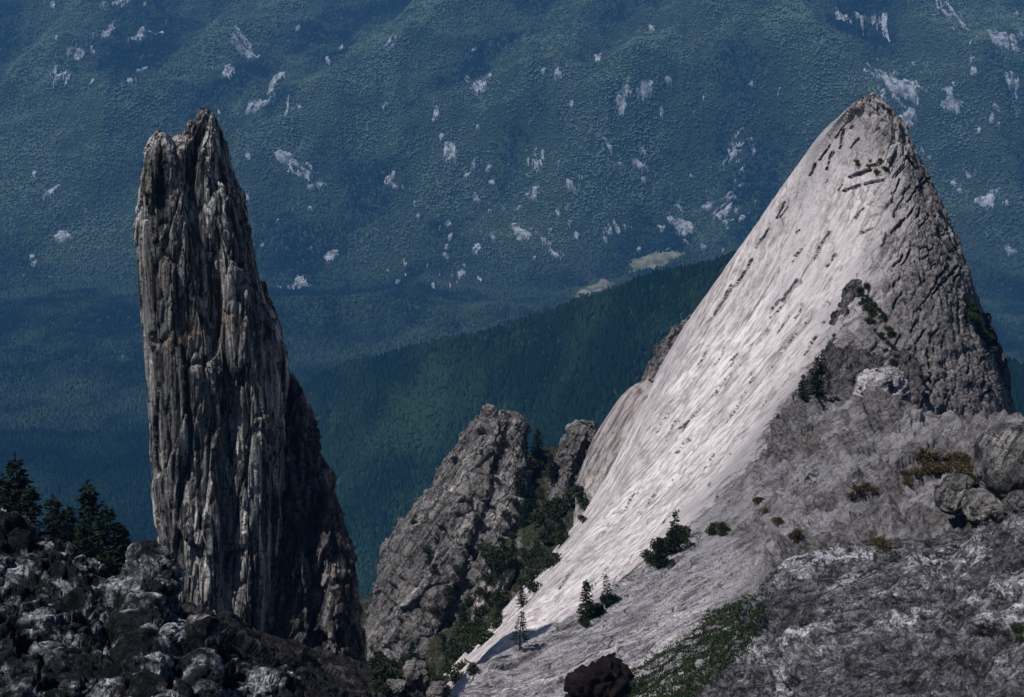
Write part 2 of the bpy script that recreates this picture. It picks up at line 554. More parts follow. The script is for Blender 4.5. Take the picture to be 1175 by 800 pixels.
for (x0, y0, x1, y1, n_) in [(470, 190, 720, 310, 34), (60, 0, 200, 140, 16), (420, 290, 560, 340, 12), (930, 180, 1175, 330, 26), (230, 30, 380, 300, 18),
                             (380, 30, 900, 200, 34), (700, 200, 860, 290, 20), (1080, 0, 1175, 160, 16), (0, 180, 150, 330, 8)]:
    for k in range(n_):
        OUT.append((_rs.uniform(x0, x1), _rs.uniform(y0, y1), _rs.uniform(1.8, 4.2), _rs.uniform(1.5, 2.8), _rs.uniform(-60, 60), 'tiny ledge'))
def outmask(px, py, grow=1.0):
    """>0 inside one of the outcrops (photo spots)"""
    best = np.full(np.shape(px), -9.0)
    for (cx, cy, a, b, ang, _) in OUT:
        ca, sa = math.cos(rad(ang)), math.sin(rad(ang))
        dx, dy = px - cx, py - cy
        q = np.hypot((dx * ca + dy * sa) / (a * grow), (-dx * sa + dy * ca) / (b * grow))
        best = np.maximum(best, 1 - q)
    return best
def project(x, y, z):
    dep = y * _f[1] + z * _f[2]
    return 587.5 + FPX * x / dep, 400 - FPX * (y * _u[1] + z * _u[2]) / dep

# each outcrop: a craggy sheet of bare ledges standing a few metres out of the slope, with holes and a torn outline
def build_outcrops():
    t = NT('far_granite')
    n = t.noise(t.pos, 0.05, 6, 0.7)
    c = t.mix(t.ramp(n, .38, .62), (0.11, 0.12, 0.125), (0.42, 0.46, 0.50))
    t.done(c, 0.95, t.bump(n, 6.0), 0.0)
    tg = NT('gravel')
    n = tg.noise(tg.pos, 0.03, 6, 0.7)
    c = tg.mix(tg.ramp(n, .35, .65), (0.06, 0.09, 0.05), (0.24, 0.22, 0.17))
    tg.done(c, 0.95, None, 0.0)
    for k, (cx, cy, a, b, ang, lab) in enumerate(OUT):
        P = terrain_hit(cx, cy, 3000)
        if P is None: continue
        D = P[1]
        mpp = D / FPX
        ca, sa = math.cos(rad(ang)), math.sin(rad(ang))
        S = max(a, b) * 1.5
        # ground plane extents: px across -> x, py up -> y/z along the slope
        up = terrain_hit(cx, cy - 4, 3000); dn = terrain_hit(cx, cy + 4, 3000)
        ypp = np.clip(-(up[1] - dn[1]) / 8.0, -40, -3)      # metres of y per pixel downwards
        n_ = int(np.clip(S * 2 * 1.6, 16, 110))
        u = np.linspace(-S, S, n_)
        gv, gu = np.meshgrid(u, u, indexing='ij')
        X = P[0] + gu * mpp; Yg = P[1] + gv * ypp
        Z = tz(X, Yg)
        q = np.hypot((gu * ca + gv * sa) / a, (-gu * sa + gv * ca) / b)
        NP = np.stack([X, Yg, Z], -1).reshape(-1, 3)
        nz = fbm(np.stack([(gu * ca + gv * sa) * mpp / 55., (-gu * sa + gv * ca) * mpp / 20., 0 * gu], -1).reshape(-1, 3), 5, 0.75, seed=300 + k).reshape(X.shape)
        F1, F2, v = worley(NP / 24., 7 + k)
        v = v.reshape(X.shape)
        bar = 'gravel' in lab
        field = (0.86 if 'tiny' not in lab else 1.0) - q + nz * (2.5 if not bar else 1.3)
        hgt = np.clip(field * 2.2, -1, 1)
        Zr = Z + (1.5 + hgt * (7 if not bar else 1.5) + v * (7 if not bar else 1.0) * np.clip(hgt, 0, 1))
        keep = (field > 0.0)
        kf = keep[:-1, :-1] & keep[1:, :-1] & keep[:-1, 1:] & keep[1:, 1:]
        if not kf.any(): continue
        # a solid lump: its rim bends down into the hillside
        rim = ~keep | ~(np.pad(keep, 1)[2:, 1:-1] & np.pad(keep, 1)[:-2, 1:-1] & np.pad(keep, 1)[1:-1, 2:] & np.pad(keep, 1)[1:-1, :-2])
        Zr = np.where(rim, Z - 6, Zr)
        V = np.stack([X, Yg, Zr], -1).reshape(-1, 3)
        # connected pieces: each is an outcrop of its own
        cell = np.full(kf.shape, -1); comps = []
        for (i0, j0) in np.argwhere(kf):
            if cell[i0, j0] >= 0: continue
            st, c_ = [(i0, j0)], []
            cell[i0, j0] = len(comps)
            while st:
                i, j = st.pop(); c_.append(i * (n_ - 1) + j)
                for di, dj in ((1, 0), (-1, 0), (0, 1), (0, -1), (1, 1), (-1, -1), (1, -1), (-1, 1)):
                    a_, b_ = i + di, j + dj
                    if 0 <= a_ < n_ - 1 and 0 <= b_ < n_ - 1 and kf[a_, b_] and cell[a_, b_] < 0:
                        cell[a_, b_] = len(comps); st.append((a_, b_))
            comps.append(c_)
        comps.sort(key=len, reverse=True)
        allq = gridfaces(n_, n_, False)
        for ci, c_ in enumerate(comps):
            if (ci and len(c_) < 10) or len(c_) < 3: continue
            qd = allq[np.array(c_)]
            used, inv = np.unique(qd, return_inverse=True)
            base = V[used].mean(0)
            me = mesh_from('rock_outcrop', V[used] - base, inv.reshape(-1, 4), smooth=False)
            o = link('gravel_bar' if bar else 'clearing' if 'clearing' in lab else 'rock_outcrop', me, tg.m if bar else t.m)
            o.location = base
            if ci: tag(o, 'small pale ledge near a larger outcrop on the far mountainside', 'outcrop', 'small ledges on the far mountainside')
            elif 'tiny ledge' in lab: tag(o, 'tiny pale ledge dotting the forest of the far mountainside', 'outcrop', 'tiny ledges on the far mountainside')
            elif bar: tag(o, lab, 'gravel bar', 'gravel bars along the valley floor')
            else: tag(o, lab, 'outcrop', 'pale outcrops on the far mountainside')
build_outcrops()

def spur(x, y):
    out = 0
    for L, h, w in SP:
        for (a, b) in zip(L[:-1], L[1:]):
            d, t_ = segdist(x, y, a[0], a[1], b[0], b[1])
            out = np.maximum(out, np.exp(-(d / (w * 0.55)) ** 2))
    return out
# forests: one mesh of thousands of small crowns each
def forest(name, label, n, ylo, yhi, tanx, size, seed, mats, fat=1.0, sides=5):
    rs = np.random.RandomState(seed)
    # density even per square metre
    y = np.sqrt(rs.uniform(ylo ** 2, yhi ** 2, n))
    x = y * rs.uniform(-tanx, tanx, n)
    z = tz(x, y)
    g = fbm(np.stack([x, y, 0 * x], 1) / 70., 4, seed=seed)
    px, py = project(x, y, z)
    keep = (py > -60) & (g > -0.75 + 0 * x)
    keep &= outmask(px, py, 0.75) < 0
    x, y, z, g = x[keep], y[keep], z[keep], g[keep]
    m = len(x)
    h = size * rs.uniform(0.55, 1.35, m) * (1 + 0.35 * g)
    w = h * rs.uniform(0.2, 0.36, m) * fat
    ang = rs.uniform(0, 6.28, m)
    patch_ = fbm(np.stack([x, y, z * 1.5], 1) / np.array([160., 260., 200.]), 5, 0.6, seed=seed + 40)
    patch_ = patch_ + (spur(x, y) - 0.3) * 0.8 + 0.35 * fbm(np.stack([x + y * .5, (y - x * .5) * 2.4, 0 * x], 1) / 330., 4, 0.6, seed=seed + 60)  # brush patches; spur crests tinted paler to stand in for relief shading
    tint = np.clip(0.5 + patch_ * 1.6 + rs.uniform(-.28, .28, m), 0, 1)
    tint = tint * np.clip(0.35 + (z + 1040) / 180., 0.3, 1) if ylo > 2000 else tint
    h = h * (1.15 - 0.5 * tint)
    V = np.zeros((m, sides * 2 + 1, 3), np.float32)
    for k in range(sides):
        a = ang + k * 2 * np.pi / sides
        jr = rs.uniform(0.7, 1.25, m)
        V[:, k, 0] = x + np.cos(a) * w * jr; V[:, k, 1] = y + np.sin(a) * w * jr; V[:, k, 2] = z + h * 0.12 * rs.uniform(0.3, 1.6, m)
        jr = rs.uniform(0.45, 0.8, m)
        V[:, sides + k, 0] = x + np.cos(a + .5) * w * jr; V[:, sides + k, 1] = y + np.sin(a + .5) * w * jr; V[:, sides + k, 2] = z + h * rs.uniform(0.45, 0.65, m)
    V[:, -1, 0] = x; V[:, -1, 1] = y; V[:, -1, 2] = z + h
    F = []
    for k in range(sides):
        k2 = (k + 1) % sides
        F += [(k, k2, sides + k), (k2, sides + k2, sides + k), (sides + k, sides + k2, 2 * sides)]
    F = np.array(F)
    T = (F[None] + (np.arange(m) * (2 * sides + 1))[:, None, None]).reshape(-1, 3)
    me = mesh_from(name, V.reshape(-1, 3), tris=T, smooth=False)
    at = me.attributes.new('tint', 'FLOAT', 'POINT')
    at.data.foreach_set('value', np.repeat(tint.astype(np.float32), 2 * sides + 1))
    o = link(name, me, mats)
    tag(o, label, kind='stuff')
    return o

def foliage_far(name, a, b, c3):
    t = NT(name)
    at = t.n('ShaderNodeAttribute'); at.attribute_name = 'tint'
    big = t.noise(t.pos, 0.006, 4, 0.6)
    c = t.mix(at.outputs['Fac'], a, b)
    c = t.mix(t.ramp(big, .45, .7), c, c3)
    return t.done(c, 1.0, None, 0.0)
fm = foliage_far('conifer_foliage', (0.005, 0.018, 0.010), (0.026, 0.054, 0.028), (0.018, 0.038, 0.020))
ff = foliage_far('slope_foliage', (0.006, 0.018, 0.013), (0.095, 0.140, 0.092), (0.050, 0.078, 0.050))
forest('forest', 'dark conifer forest covering the middle ridge between the rock spires', 190000, 1450, 2950, 0.52, 12.0, 3, fm, fat=1.3)
forest('forest', 'hazy blue forest and brush covering the far mountainside and valley', 330000, 2950, 6200, 0.48, 8.2, 4, ff, fat=2.0, sides=4)
print('terrain', round(time.time() - T0, 1))

# ------------------------------------------------------------------ haze
def box_mesh(name, x0, x1, y0, y1, z0, z1):
    V = [(x, y, z) for z in (z0, z1) for y in (y0, y1) for x in (x0, x1)]
    Q = [(0, 2, 3, 1), (4, 5, 7, 6), (0, 1, 5, 4), (2, 6, 7, 3), (0, 4, 6, 2), (1, 3, 7, 5)]
    return mesh_from(name, V, Q, smooth=False)
hz = link('haze', box_mesh('haze', -9500, 9500, -800, 9700, float(gz.min()) - 1, max(float(gz.max()), 60) + 40))
hm = bpy.data.materials.new('haze')
hm.use_nodes = True
ht = hm.node_tree
for nd in list(ht.nodes):
    if nd.type == 'BSDF_PRINCIPLED': ht.nodes.remove(nd)
pv = ht.nodes.new('ShaderNodeVolumePrincipled')
pv.inputs['Color'].default_value = (0.13, 0.415, 1.0, 1)
pv.inputs['Density'].default_value = 6.7e-5
pv.inputs['Anisotropy'].default_value = 0.0
ht.links.new(pv.outputs[0], [n for n in ht.nodes if n.type == 'OUTPUT_MATERIAL'][0].inputs['Volume'])
hz.data.materials.append(hm)
tag(hz, 'blue summer haze filling the air over the valley', kind='stuff')

# ------------------------------------------------------------------ rock materials
SLAB_DIR = U(985, 140, 268) - U(700, 590, 236)
SLAB_DIR = SLAB_DIR / np.linalg.norm(SLAB_DIR)
M_slab = granite('pale_granite', (0.74, 0.685, 0.70), (0.54, 0.495, 0.51), (0.06, 0.06, 0.065), SLAB_DIR, 6, 0.10, 0.7, 0.2, 0.25, (0.5, 0.4, 0.35), 0.2, 0.35, lichen=True, mottle=(0.54, 1.2), mk=3)
M_spire = granite('spire_granite', (0.62, 0.61, 0.60), (0.225, 0.222, 0.222), (0.014, 0.014, 0.016), (0.05, 0, 1), 12, 0.24, 0.58, 0.85, 0.55, (0.32, 0.25, 0.18), 0.42, 0.45)
M_dark = granite('dark_lichen_granite', (0.20, 0.19, 0.20), (0.04, 0.038, 0.04), (0.012, 0.012, 0.013), (0, 0, 1), 3, 0.16, 0.35, 0.75, 0.6, (0.12, 0.08, 0.06), 0.2, 0.9)
M_grey = granite('grey_granite', (0.50, 0.50, 0.56), (0.14, 0.14, 0.16), (0.035, 0.035, 0.04), (0.9, 0.3, -0.3), 3, 0.14, 0.5, 0.6, 0.7, (0.33, 0.22, 0.14), 0.3, 0.8, ck=2.5, grit=0.45, cracks=1.0, mottle=(0.36, 1.6))
M_crag = granite('crag_granite', (0.45, 0.43, 0.43), (0.22, 0.21, 0.21), (0.03, 0.03, 0.032), SLAB_DIR, 5, 0.14, 0.5, 0.65, 0.5, (0.3, 0.22, 0.16), 0.25, 1.0, ck=1.5, grit=0.35, cracks=0.9)
M_ledge = granite('ledge_granite', (0.64, 0.61, 0.64), (0.36, 0.35, 0.385), (0.04, 0.04, 0.045), (0.8, 0.5, 0.35), 5, 0.12, 0.55, 0.45, 0.5, (0.42, 0.28, 0.18), 0.35, 0.7, lichen=True, mottle=(0.5, 1.35), ck=2, grit=0.35, cracks=1.0)
M_shade = granite('painted_shade_granite', (0.60, 0.62, 0.70), (0.024, 0.026, 0.033), (0.008, 0.008, 0.009), (0, 0, 1), 1.5, 0.5, 0.50, 0.55, 0.6, (0.05, 0.05, 0.045), 0.1, 0.6, grit=0.5)  # shadow put into the colour as near-black, sunlit tops as pale patches

# template cross-section of a crag: (across 0..1, towards the viewer -1 .. 1 away)
TPL = [(0, 0), (.07, -.55), (.28, -.95), (.52, -1), (.62, -.72), (.80, -.85), (.95, -.5), (1, 0), (.9, .7), (.5, 1), (.1, .7)]
def crag(levels, nr, nc, disp, thick=0.45, tpl=TPL, minth=0):
    rows = []
    for (py, xl, xr, Y) in levels:
        zlev = U((xl + xr) / 2, py, Y)[2]
        hw = (xr - xl) / FPX * Y * thick + minth
        row = []
        for a, b in tpl:
            p = U(xl + (xr - xl) * a, py, Y)
            row.append((p[0], Y + b * hw, zlev + (0 if b >= 0 else 0)))
        rows.append(row)
    return surface(rows, nr, nc, True, disp)

# ------------------------------------------------------------------ left: the dark rock spire
sp = empty('rock_spire', tuple(U(290, 900, 182)), 'tall dark streaked rock spire with a notched tip standing at the left', 'rock spire')
def D_sp(P):
    a = rockdisp(P, 6.0, 0.8, (0.08, 0, 1), 3.6, 21, 1.5, 0.9, 0.9, 0.2)
    out = a
    for sz, kk, dep, sd in ((3.4, 7, 0.42, 26), (1.3, 7, 0.16, 27)):
        Q = stretch(P, (0.06, 0, 1), kk)
        Q = Q + 0.5 * np.stack([fbm(Q / 2.5, 3, seed=sd + 30), fbm(Q / 2.5, 3, seed=sd + 40), 0 * P[:, 0]], 1)
        F1, F2, v = worley(Q / sz, sd)
        out = out - dep * np.clip(1 - (F2 - F1) / 0.10, 0, 1) + dep * 0.5 * v
    return out
col = crag([(124, 230, 238, 180), (132, 223, 247, 180), (142, 210, 251, 180), (150, 202, 254, 180), (157, 193, 256, 180), (165, 180, 258, 180), (178, 170, 260, 180), (195, 164, 264, 180),
            (230, 157, 278, 180), (262, 154, 290, 180), (300, 158, 299, 180), (340, 162, 310, 180), (380, 166, 322, 180), (430, 170, 330, 180), (480, 173, 328, 180),
            (540, 177, 324, 179), (600, 181, 322, 178), (670, 185, 318, 177), (740, 186, 312, 176), (820, 186, 312, 175), (940, 180, 320, 175)], 620, 420, D_sp, 0.42)
rock('column', [col], M_spire, sp)
pin = crag([(151, 183, 187, 177), (156, 178, 193, 177), (164, 172, 197, 177), (180, 166, 203, 177), (215, 160, 205, 177), (260, 154, 195, 178)], 130, 120,
           lambda P: rockdisp(P, 2.0, 0.5, (0.1, 0, 1), 3, 33), 0.5)
rock('summit_pinnacle', [pin], M_spire, sp)
but = crag([(425, 318, 332, 184), (450, 308, 345, 184), (480, 300, 357, 184), (530, 296, 376, 183), (590, 294, 394, 182), (640, 294, 405, 181), (700, 292, 414, 180),
            (770, 290, 422, 178), (850, 285, 430, 176), (950, 280, 440, 175)], 330, 300,
           lambda P: rockdisp(P, 3.6, 1.1, (0.15, 0, 1), 3.0, 44, 1.1, 1.2, 0.8, 0.5), 0.42)
M_butt = granite('buttress_granite', (0.34, 0.32, 0.32), (0.13, 0.125, 0.13), (0.015, 0.015, 0.016), (0.15, 0, 1), 3, 0.2, 0.45, 0.7, 0.6, (0.2, 0.14, 0.1), 0.3, 0.7)
rock('buttress', [but], M_butt, sp)
print('spire', round(time.time() - T0, 1))

# ------------------------------------------------------------------ right: the granite peak
pk = empty('granite_peak', tuple(U(900, 700, 220)), 'great pale granite peak at the right with a bright smooth slab on its left side', 'granite peak')
PK = [
 [(988, 114, 270), (990, 112, 269), (994, 111, 268), (999, 110, 268), (1004, 112, 268), (1008, 114, 268), (1013, 119, 270), (1006, 112, 274), (992, 112, 275)],
 [(966, 130, 274), (978, 128, 272), (990, 126, 269), (1005, 126, 267), (1016, 127, 266), (1024, 130, 268), (1032, 138, 272), (1015, 125, 280), (980, 122, 281)],
 [(934, 165, 279), (955, 163, 275), (985, 160, 269), (1010, 158, 265), (1028, 160, 264), (1043, 166, 266), (1051, 176, 272), (1030, 155, 288), (955, 150, 290)],
 [(898, 214, 282), (935, 208, 275), (975, 202, 268), (1011, 198, 262), (1036, 200, 261), (1058, 206, 264), (1072, 216, 273), (1040, 190, 296), (930, 195, 298)],
 [(855, 277, 285), (895, 272, 276), (950, 264, 265), (1006, 255, 256), (1044, 258, 253), (1077, 265, 255), (1098, 275, 266), (1060, 250, 302), (890, 260, 304)],
 [(815, 341, 285), (860, 336, 273), (918, 330, 260), (980, 322, 248), (1034, 326, 244), (1088, 335, 246), (1118, 345, 260), (1080, 320, 306), (850, 320, 308)],
 [(778, 404, 281), (820, 402, 267), (878, 400, 252), (940, 395, 237), (1018, 400, 232), (1092, 405, 235), (1138, 412, 252), (1100, 390, 306), (810, 385, 310)],
 [(742, 480, 270), (780, 482, 254), (835, 482, 238), (895, 478, 222), (985, 485, 217), (1080, 480, 222), (1152, 470, 244), (1120, 460, 306), (770, 465, 306)],
 [(694, 580, 250), (728, 580, 234), (775, 577, 219), (830, 565, 204), (900, 575, 198), (1050, 565, 212), (1165, 540, 250), (1140, 540, 300), (720, 570, 296)],
 [(612, 688, 222), (642, 690, 210), (680, 690, 198), (722, 675, 186), (820, 700, 178), (1000, 680, 190), (1170, 640, 235), (1150, 640, 290), (640, 680, 280)],
 [(525, 785, 196), (555, 795, 188), (590, 795, 180), (630, 790, 172), (720, 830, 165), (900, 850, 175), (1100, 800, 200), (1100, 800, 270), (560, 780, 260)],
 [(430, 900, 175), (470, 920, 168), (520, 930, 162), (570, 940, 158), (700, 980, 155), (900, 1000, 160), (1100, 950, 180), (1100, 950, 250), (450, 900, 240)]]
PKc = [[U(*p) for p in row] for row in PK]
_gr = np.random.RandomState(4)
_G = []
for _k in range(48):
    _v = _gr.rand()
    _yy = 140 + 560 * _v
    _lx = np.interp(_yy, [140, 215, 277, 341, 404, 480, 585, 690], [968, 910, 868, 828, 792, 762, 712, 632])
    _hx = np.interp(_yy, [140, 215, 277, 341, 404, 480, 585, 690], [1000, 1000, 1000, 975, 930, 890, 810, 700])
    _q = _gr.rand()
    _G.append((_lx + (_hx - _lx) * _q, _yy, 0, 0, 4 + 40 * _gr.rand() ** 2.2, _gr.uniform(0.35, 1.2)))
for _k in range(40):
    _yy = _gr.uniform(180, 470)
    _G.append((_gr.uniform(1020, np.interp(_yy, [180, 300, 470], [1045, 1095, 1140])), _yy, 0, 0, 0.01, 0.5))
    GA = _G.pop(); _G.append((GA[0], GA[1], 0, 0, -_gr.uniform(8, 26), _gr.uniform(0.6, 1.2)))
GASH = [(g0 + dx_, g1 + dy_, g0 + dx_ - ln * .55, g1 + dy_ + ln * .82, w_) for g0, g1, dx_, dy_, ln, w_ in _G] + [(862, 298, 846, 322, 1.6), (838, 328, 820, 362, 1.8), (852, 312, 842, 330, 1.2), (950, 266, 938, 288, 1.6), (938, 284, 932, 296, 1.8), (957, 292, 948, 306, 1.6),
        (915, 322, 897, 346, 1.8), (893, 344, 884, 358, 1.4), (920, 350, 912, 366, 1.2), (915, 384, 906, 394, 1.2), (880, 378, 868, 396, 1.2), (855, 405, 846, 418, 1.1),
        (795, 478, 778, 492, 1.8), (800, 470, 790, 482, 1.3), (790, 505, 776, 520, 1.5), (765, 475, 752, 496, 1.0), (735, 560, 712, 592, 1.1), (752, 565, 738, 585, 1.5),
        (772, 585, 760, 600, 1.2), (700, 600, 690, 615, 1.0), (968, 150, 962, 170, 1.4), (955, 175, 948, 195, 1.0), (1000, 196, 975, 204, 1.8), (1012, 206, 992, 212, 1.4),
        (985, 212, 968, 220, 1.4), (990, 240, 980, 250, 1.4), (1000, 262, 988, 268, 1.2), (1018, 270, 1010, 282, 1.2), (900, 232, 890, 250, 1.0), (880, 262, 866, 284, 0.9),
        (835, 430, 820, 452, 1.0), (820, 520, 800, 545, 1.2), (845, 470, 835, 486, 1.0), (658, 655, 640, 675, 1.1), (812, 398, 800, 418, 1.0), (1060, 225, 1072, 250, 1.6),
        (1075, 262, 1090, 290, 1.6), (1040, 180, 1052, 196, 1.4), (1050, 300, 1060, 330, 1.0), (1075, 320, 1083, 356, 1.0), (1100, 340, 1106, 380, 1.1), (1085, 380, 1090, 430, 1.1),
        (1066, 400, 1070, 450, 1.2), (1110, 400, 1112, 450, 1.2), (1130, 410, 1130, 460, 1.2)]
def gash(P, grow=1.35):
    px, py = project(P[:, 0], P[:, 1], P[:, 2])
    wob = fbm(P / 2.2, 3, seed=901) * 3.2
    out = np.zeros(len(P))
    for (x0, y0, x1, y1, w) in GASH:
        d, t_ = segdist(px + wob, py + wob * .6, x0, y0, x1, y1)
        out = np.maximum(out, np.clip(1.25 - d / (w * grow), 0, 1))
    return np.where(P[:, 1] < 286, out, 0)
def D_peak(P):
    big = rockdisp(P, 9.0, 1.2, SLAB_DIR, 3.5, 61, 0.35, 0.45, 0.5, 0.7)
    # rough broken rock on the ridge and the right side, smooth exfoliated slab on the left
    fine = rockdisp(P, 3.0, 0.9, (0, 0.2, 1), 3.0, 66, 1.0, 1.0, 0.6, 0.3)
    px, py = project(P[:, 0], P[:, 1], P[:, 2])
    ridge = np.interp(py, [110, 200, 320, 400, 480, 560, 680, 790], [985, 985, 975, 930, 890, 830, 720, 600])
    w = np.clip((px - ridge) / 30 + 0.3, 0.12, 1)
    return big * (0.45 + 0.3 * w) + fine * w - 1.2 * gash(P, 1.15)
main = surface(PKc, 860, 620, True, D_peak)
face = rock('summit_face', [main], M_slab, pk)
FP = main[0]
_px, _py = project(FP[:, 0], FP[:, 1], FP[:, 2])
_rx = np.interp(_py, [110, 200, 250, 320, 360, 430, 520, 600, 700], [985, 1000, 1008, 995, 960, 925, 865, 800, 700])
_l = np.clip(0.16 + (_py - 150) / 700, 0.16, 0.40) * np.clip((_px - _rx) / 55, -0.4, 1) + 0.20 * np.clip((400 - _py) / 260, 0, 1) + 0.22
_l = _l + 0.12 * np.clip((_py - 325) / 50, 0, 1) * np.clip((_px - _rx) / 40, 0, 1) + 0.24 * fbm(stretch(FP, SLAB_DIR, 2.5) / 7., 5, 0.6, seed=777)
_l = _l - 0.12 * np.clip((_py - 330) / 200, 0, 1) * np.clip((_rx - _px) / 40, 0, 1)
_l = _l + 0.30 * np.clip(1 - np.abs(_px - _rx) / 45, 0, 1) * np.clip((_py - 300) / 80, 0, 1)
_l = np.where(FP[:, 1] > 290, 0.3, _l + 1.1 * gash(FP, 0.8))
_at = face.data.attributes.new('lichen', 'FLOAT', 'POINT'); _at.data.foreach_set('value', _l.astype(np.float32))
shoulder = crag([(436, 744, 764, 292), (450, 722, 772, 291), (475, 702, 772, 290), (510, 680, 765, 288), (550, 664, 745, 286), (585, 660, 725, 284), (620, 655, 705, 280), (680, 640, 690, 275)],
                170, 170, lambda P: rockdisp(P, 6.0, 0.7, SLAB_DIR, 4, 81, 0.6, 0.8, 0.4, 0.8), 0.5)
M_should = granite('weathered_granite', (0.50, 0.45, 0.44), (0.36, 0.32, 0.32), (0.05, 0.05, 0.05), SLAB_DIR, 6, 0.12, 0.6, 0.4, 0.3, (0.4, 0.3, 0.25), 0.3, 0.6)
rock('shoulder', [shoulder], M_should, pk)
M_rib = granite('rib_granite', (0.34, 0.32, 0.33), (0.16, 0.15, 0.155), (0.022, 0.022, 0.025), SLAB_DIR, 3, 0.16, 0.45, 0.7, 0.7, (0.3, 0.22, 0.16), 0.35, 1.0, ck=1.5, grit=0.3, cracks=1.0, mottle=(0.55, 1.3))
rib = crag([(318, 990, 1004, 249), (335, 976, 1018, 246), (365, 962, 1032, 242), (400, 946, 1046, 234), (428, 934, 1052, 226), (470, 905, 1066, 217), (520, 874, 1080, 209), (580, 842, 1090, 200), (650, 800, 1090, 190)],
           300, 340, lambda P: rockdisp(P, 4.2, 1.35, (-0.3, 0, 1), 1.8, 86, 1.4, 1.0, 1.0, 0.6), 0.16)
rock('lower_rib', [rib], M_rib, pk)
knob = crag([(424, 1004, 1024, 210), (430, 990, 1036, 210), (445, 980, 1042, 210), (470, 975, 1044, 209)], 80, 90,
            lambda P: rockdisp(P, 2.2, 0.6, (0, 0, 1), 1.2, 87, 1.2, 0.8), 0.4)
rock('knob', [knob], M_ledge, pk)
tip = crag([(107, 992, 998, 271), (111, 987, 1004, 271), (118, 979, 1013, 271), (127, 972, 1020, 272), (140, 965, 1026, 275)], 90, 140,
           lambda P: rockdisp(P, 2.6, 0.7, SLAB_DIR, 1.6, 88, 1.5, 1.0, 1.0, .5), 0.3)
rock('summit_block', [tip], M_should, pk)
lobe = crag([(345, 1108, 1122, 266), (360, 1106, 1134, 266), (385, 1104, 1146, 265), (415, 1100, 1152, 264), (455, 1096, 1154, 262), (500, 1090, 1150, 258), (560, 1080, 1150, 252)], 160, 160,
           lambda P: rockdisp(P, 4.0, 1.0, (0.05, 0, 1), 3.0, 89, 1.3, 1.0, 1.0, .5), 0.5)
rock('side_lobe', [lobe], M_rib, pk)
print('peak', round(time.time() - T0, 1))

# crags in the gap
D_cr = lambda s, seed: (lambda P: rockdisp(P, s, s * 0.30, (-0.5, -0.1, 1), 2.2, seed, 1.3, 1.0, 1.0, 0.5))
o = rock('rocky_crag', [crag([(474, 576, 594, 335), (482, 552, 601, 334), (510, 528, 604, 332), (550, 498, 606, 328), (600, 462, 600, 322), (650, 434, 590, 315),
                     (700, 424, 575, 308), (760, 418, 550, 300), (840, 410, 530, 290)], 330, 300, D_cr(6.5, 91), 0.5)], M_crag, base=tuple(U(510, 800, 300)))
tag(o, 'rugged grey crag with a blocky top in the gap between the spire and the peak', 'crag')
o = rock('rocky_crag', [crag([(487, 668, 682, 318), (498, 645, 688, 317), (525, 636, 680, 316), (560, 632, 668, 313), (610, 620, 662, 308), (680, 600, 650, 300)],
                  170, 150, D_cr(4.5, 92), 0.6)], M_crag, base=tuple(U(640, 690, 300)))
tag(o, 'smaller pale crag between the bushes and the shoulder of the granite peak', 'crag')
o = rock('rocky_crag', [crag([(362, 786, 800, 345), (385, 768, 800, 344), (410, 750, 795, 343), (440, 735, 790, 342), (480, 720, 780, 340)], 90, 90, D_cr(4, 93), 0.5)], M_crag, base=tuple(U(760, 480, 340)))
tag(o, 'thin grey crag peeping out behind the left edge of the granite peak', 'crag')
o = rock('rock_rib', [crag([(636, 578, 592, 296), (655, 562, 592, 294), (685, 548, 578, 292), (715, 540, 564, 289), (745, 530, 556, 286)], 110, 80,
                  lambda P: rockdisp(P, 3.5, 0.5, (-.5, 0, 1), 2, 94), 0.5)], M_should, base=tuple(U(560, 740, 288)))
tag(o, 'narrow pale rib of rock sloping down among the dark gully bushes', 'rock rib')
def patch(rows, nr, nc, disp):
    return surface([[U(*p) for p in r] for r in rows], nr, nc, False, disp)
M_soil = granite('gully_soil', (0.26, 0.25, 0.22), (0.05, 0.055, 0.03), (0.02, 0.025, 0.015), (-.5, 0, 1), 2, 0.2, 0.3, 0.5, 0.6, (0.12, 0.09, 0.05), 0.4, 0.7)
gully = [[(380, 720, 360), (470, 660, 365), (540, 590, 368), (600, 535, 365), (655, 515, 360), (760, 480, 350)],
         [(380, 720, 335), (470, 655, 345), (540, 590, 348), (600, 530, 345), (655, 515, 335), (760, 470, 325)],
         [(380, 780, 305), (470, 715, 312), (540, 655, 318), (600, 590, 320), (658, 565, 312), (760, 540, 302)],
         [(380, 840, 272), (470, 785, 280), (540, 725, 285), (600, 680, 285), (655, 640, 280), (760, 620, 270)],
         [(380, 920, 235), (470, 860, 240), (540, 815, 240), (600, 790, 242), (655, 750, 240), (760, 720, 235)],
         [(380, 1000, 200), (470, 960, 200), (540, 930, 200), (600, 900, 200), (655, 880, 200), (760, 860, 200)]]
o = rock('gully_slope', [patch(gully, 200, 220, D_cr(5, 95))], M_soil)
tag(o, 'bushy gully slope falling between the crags', kind='structure')

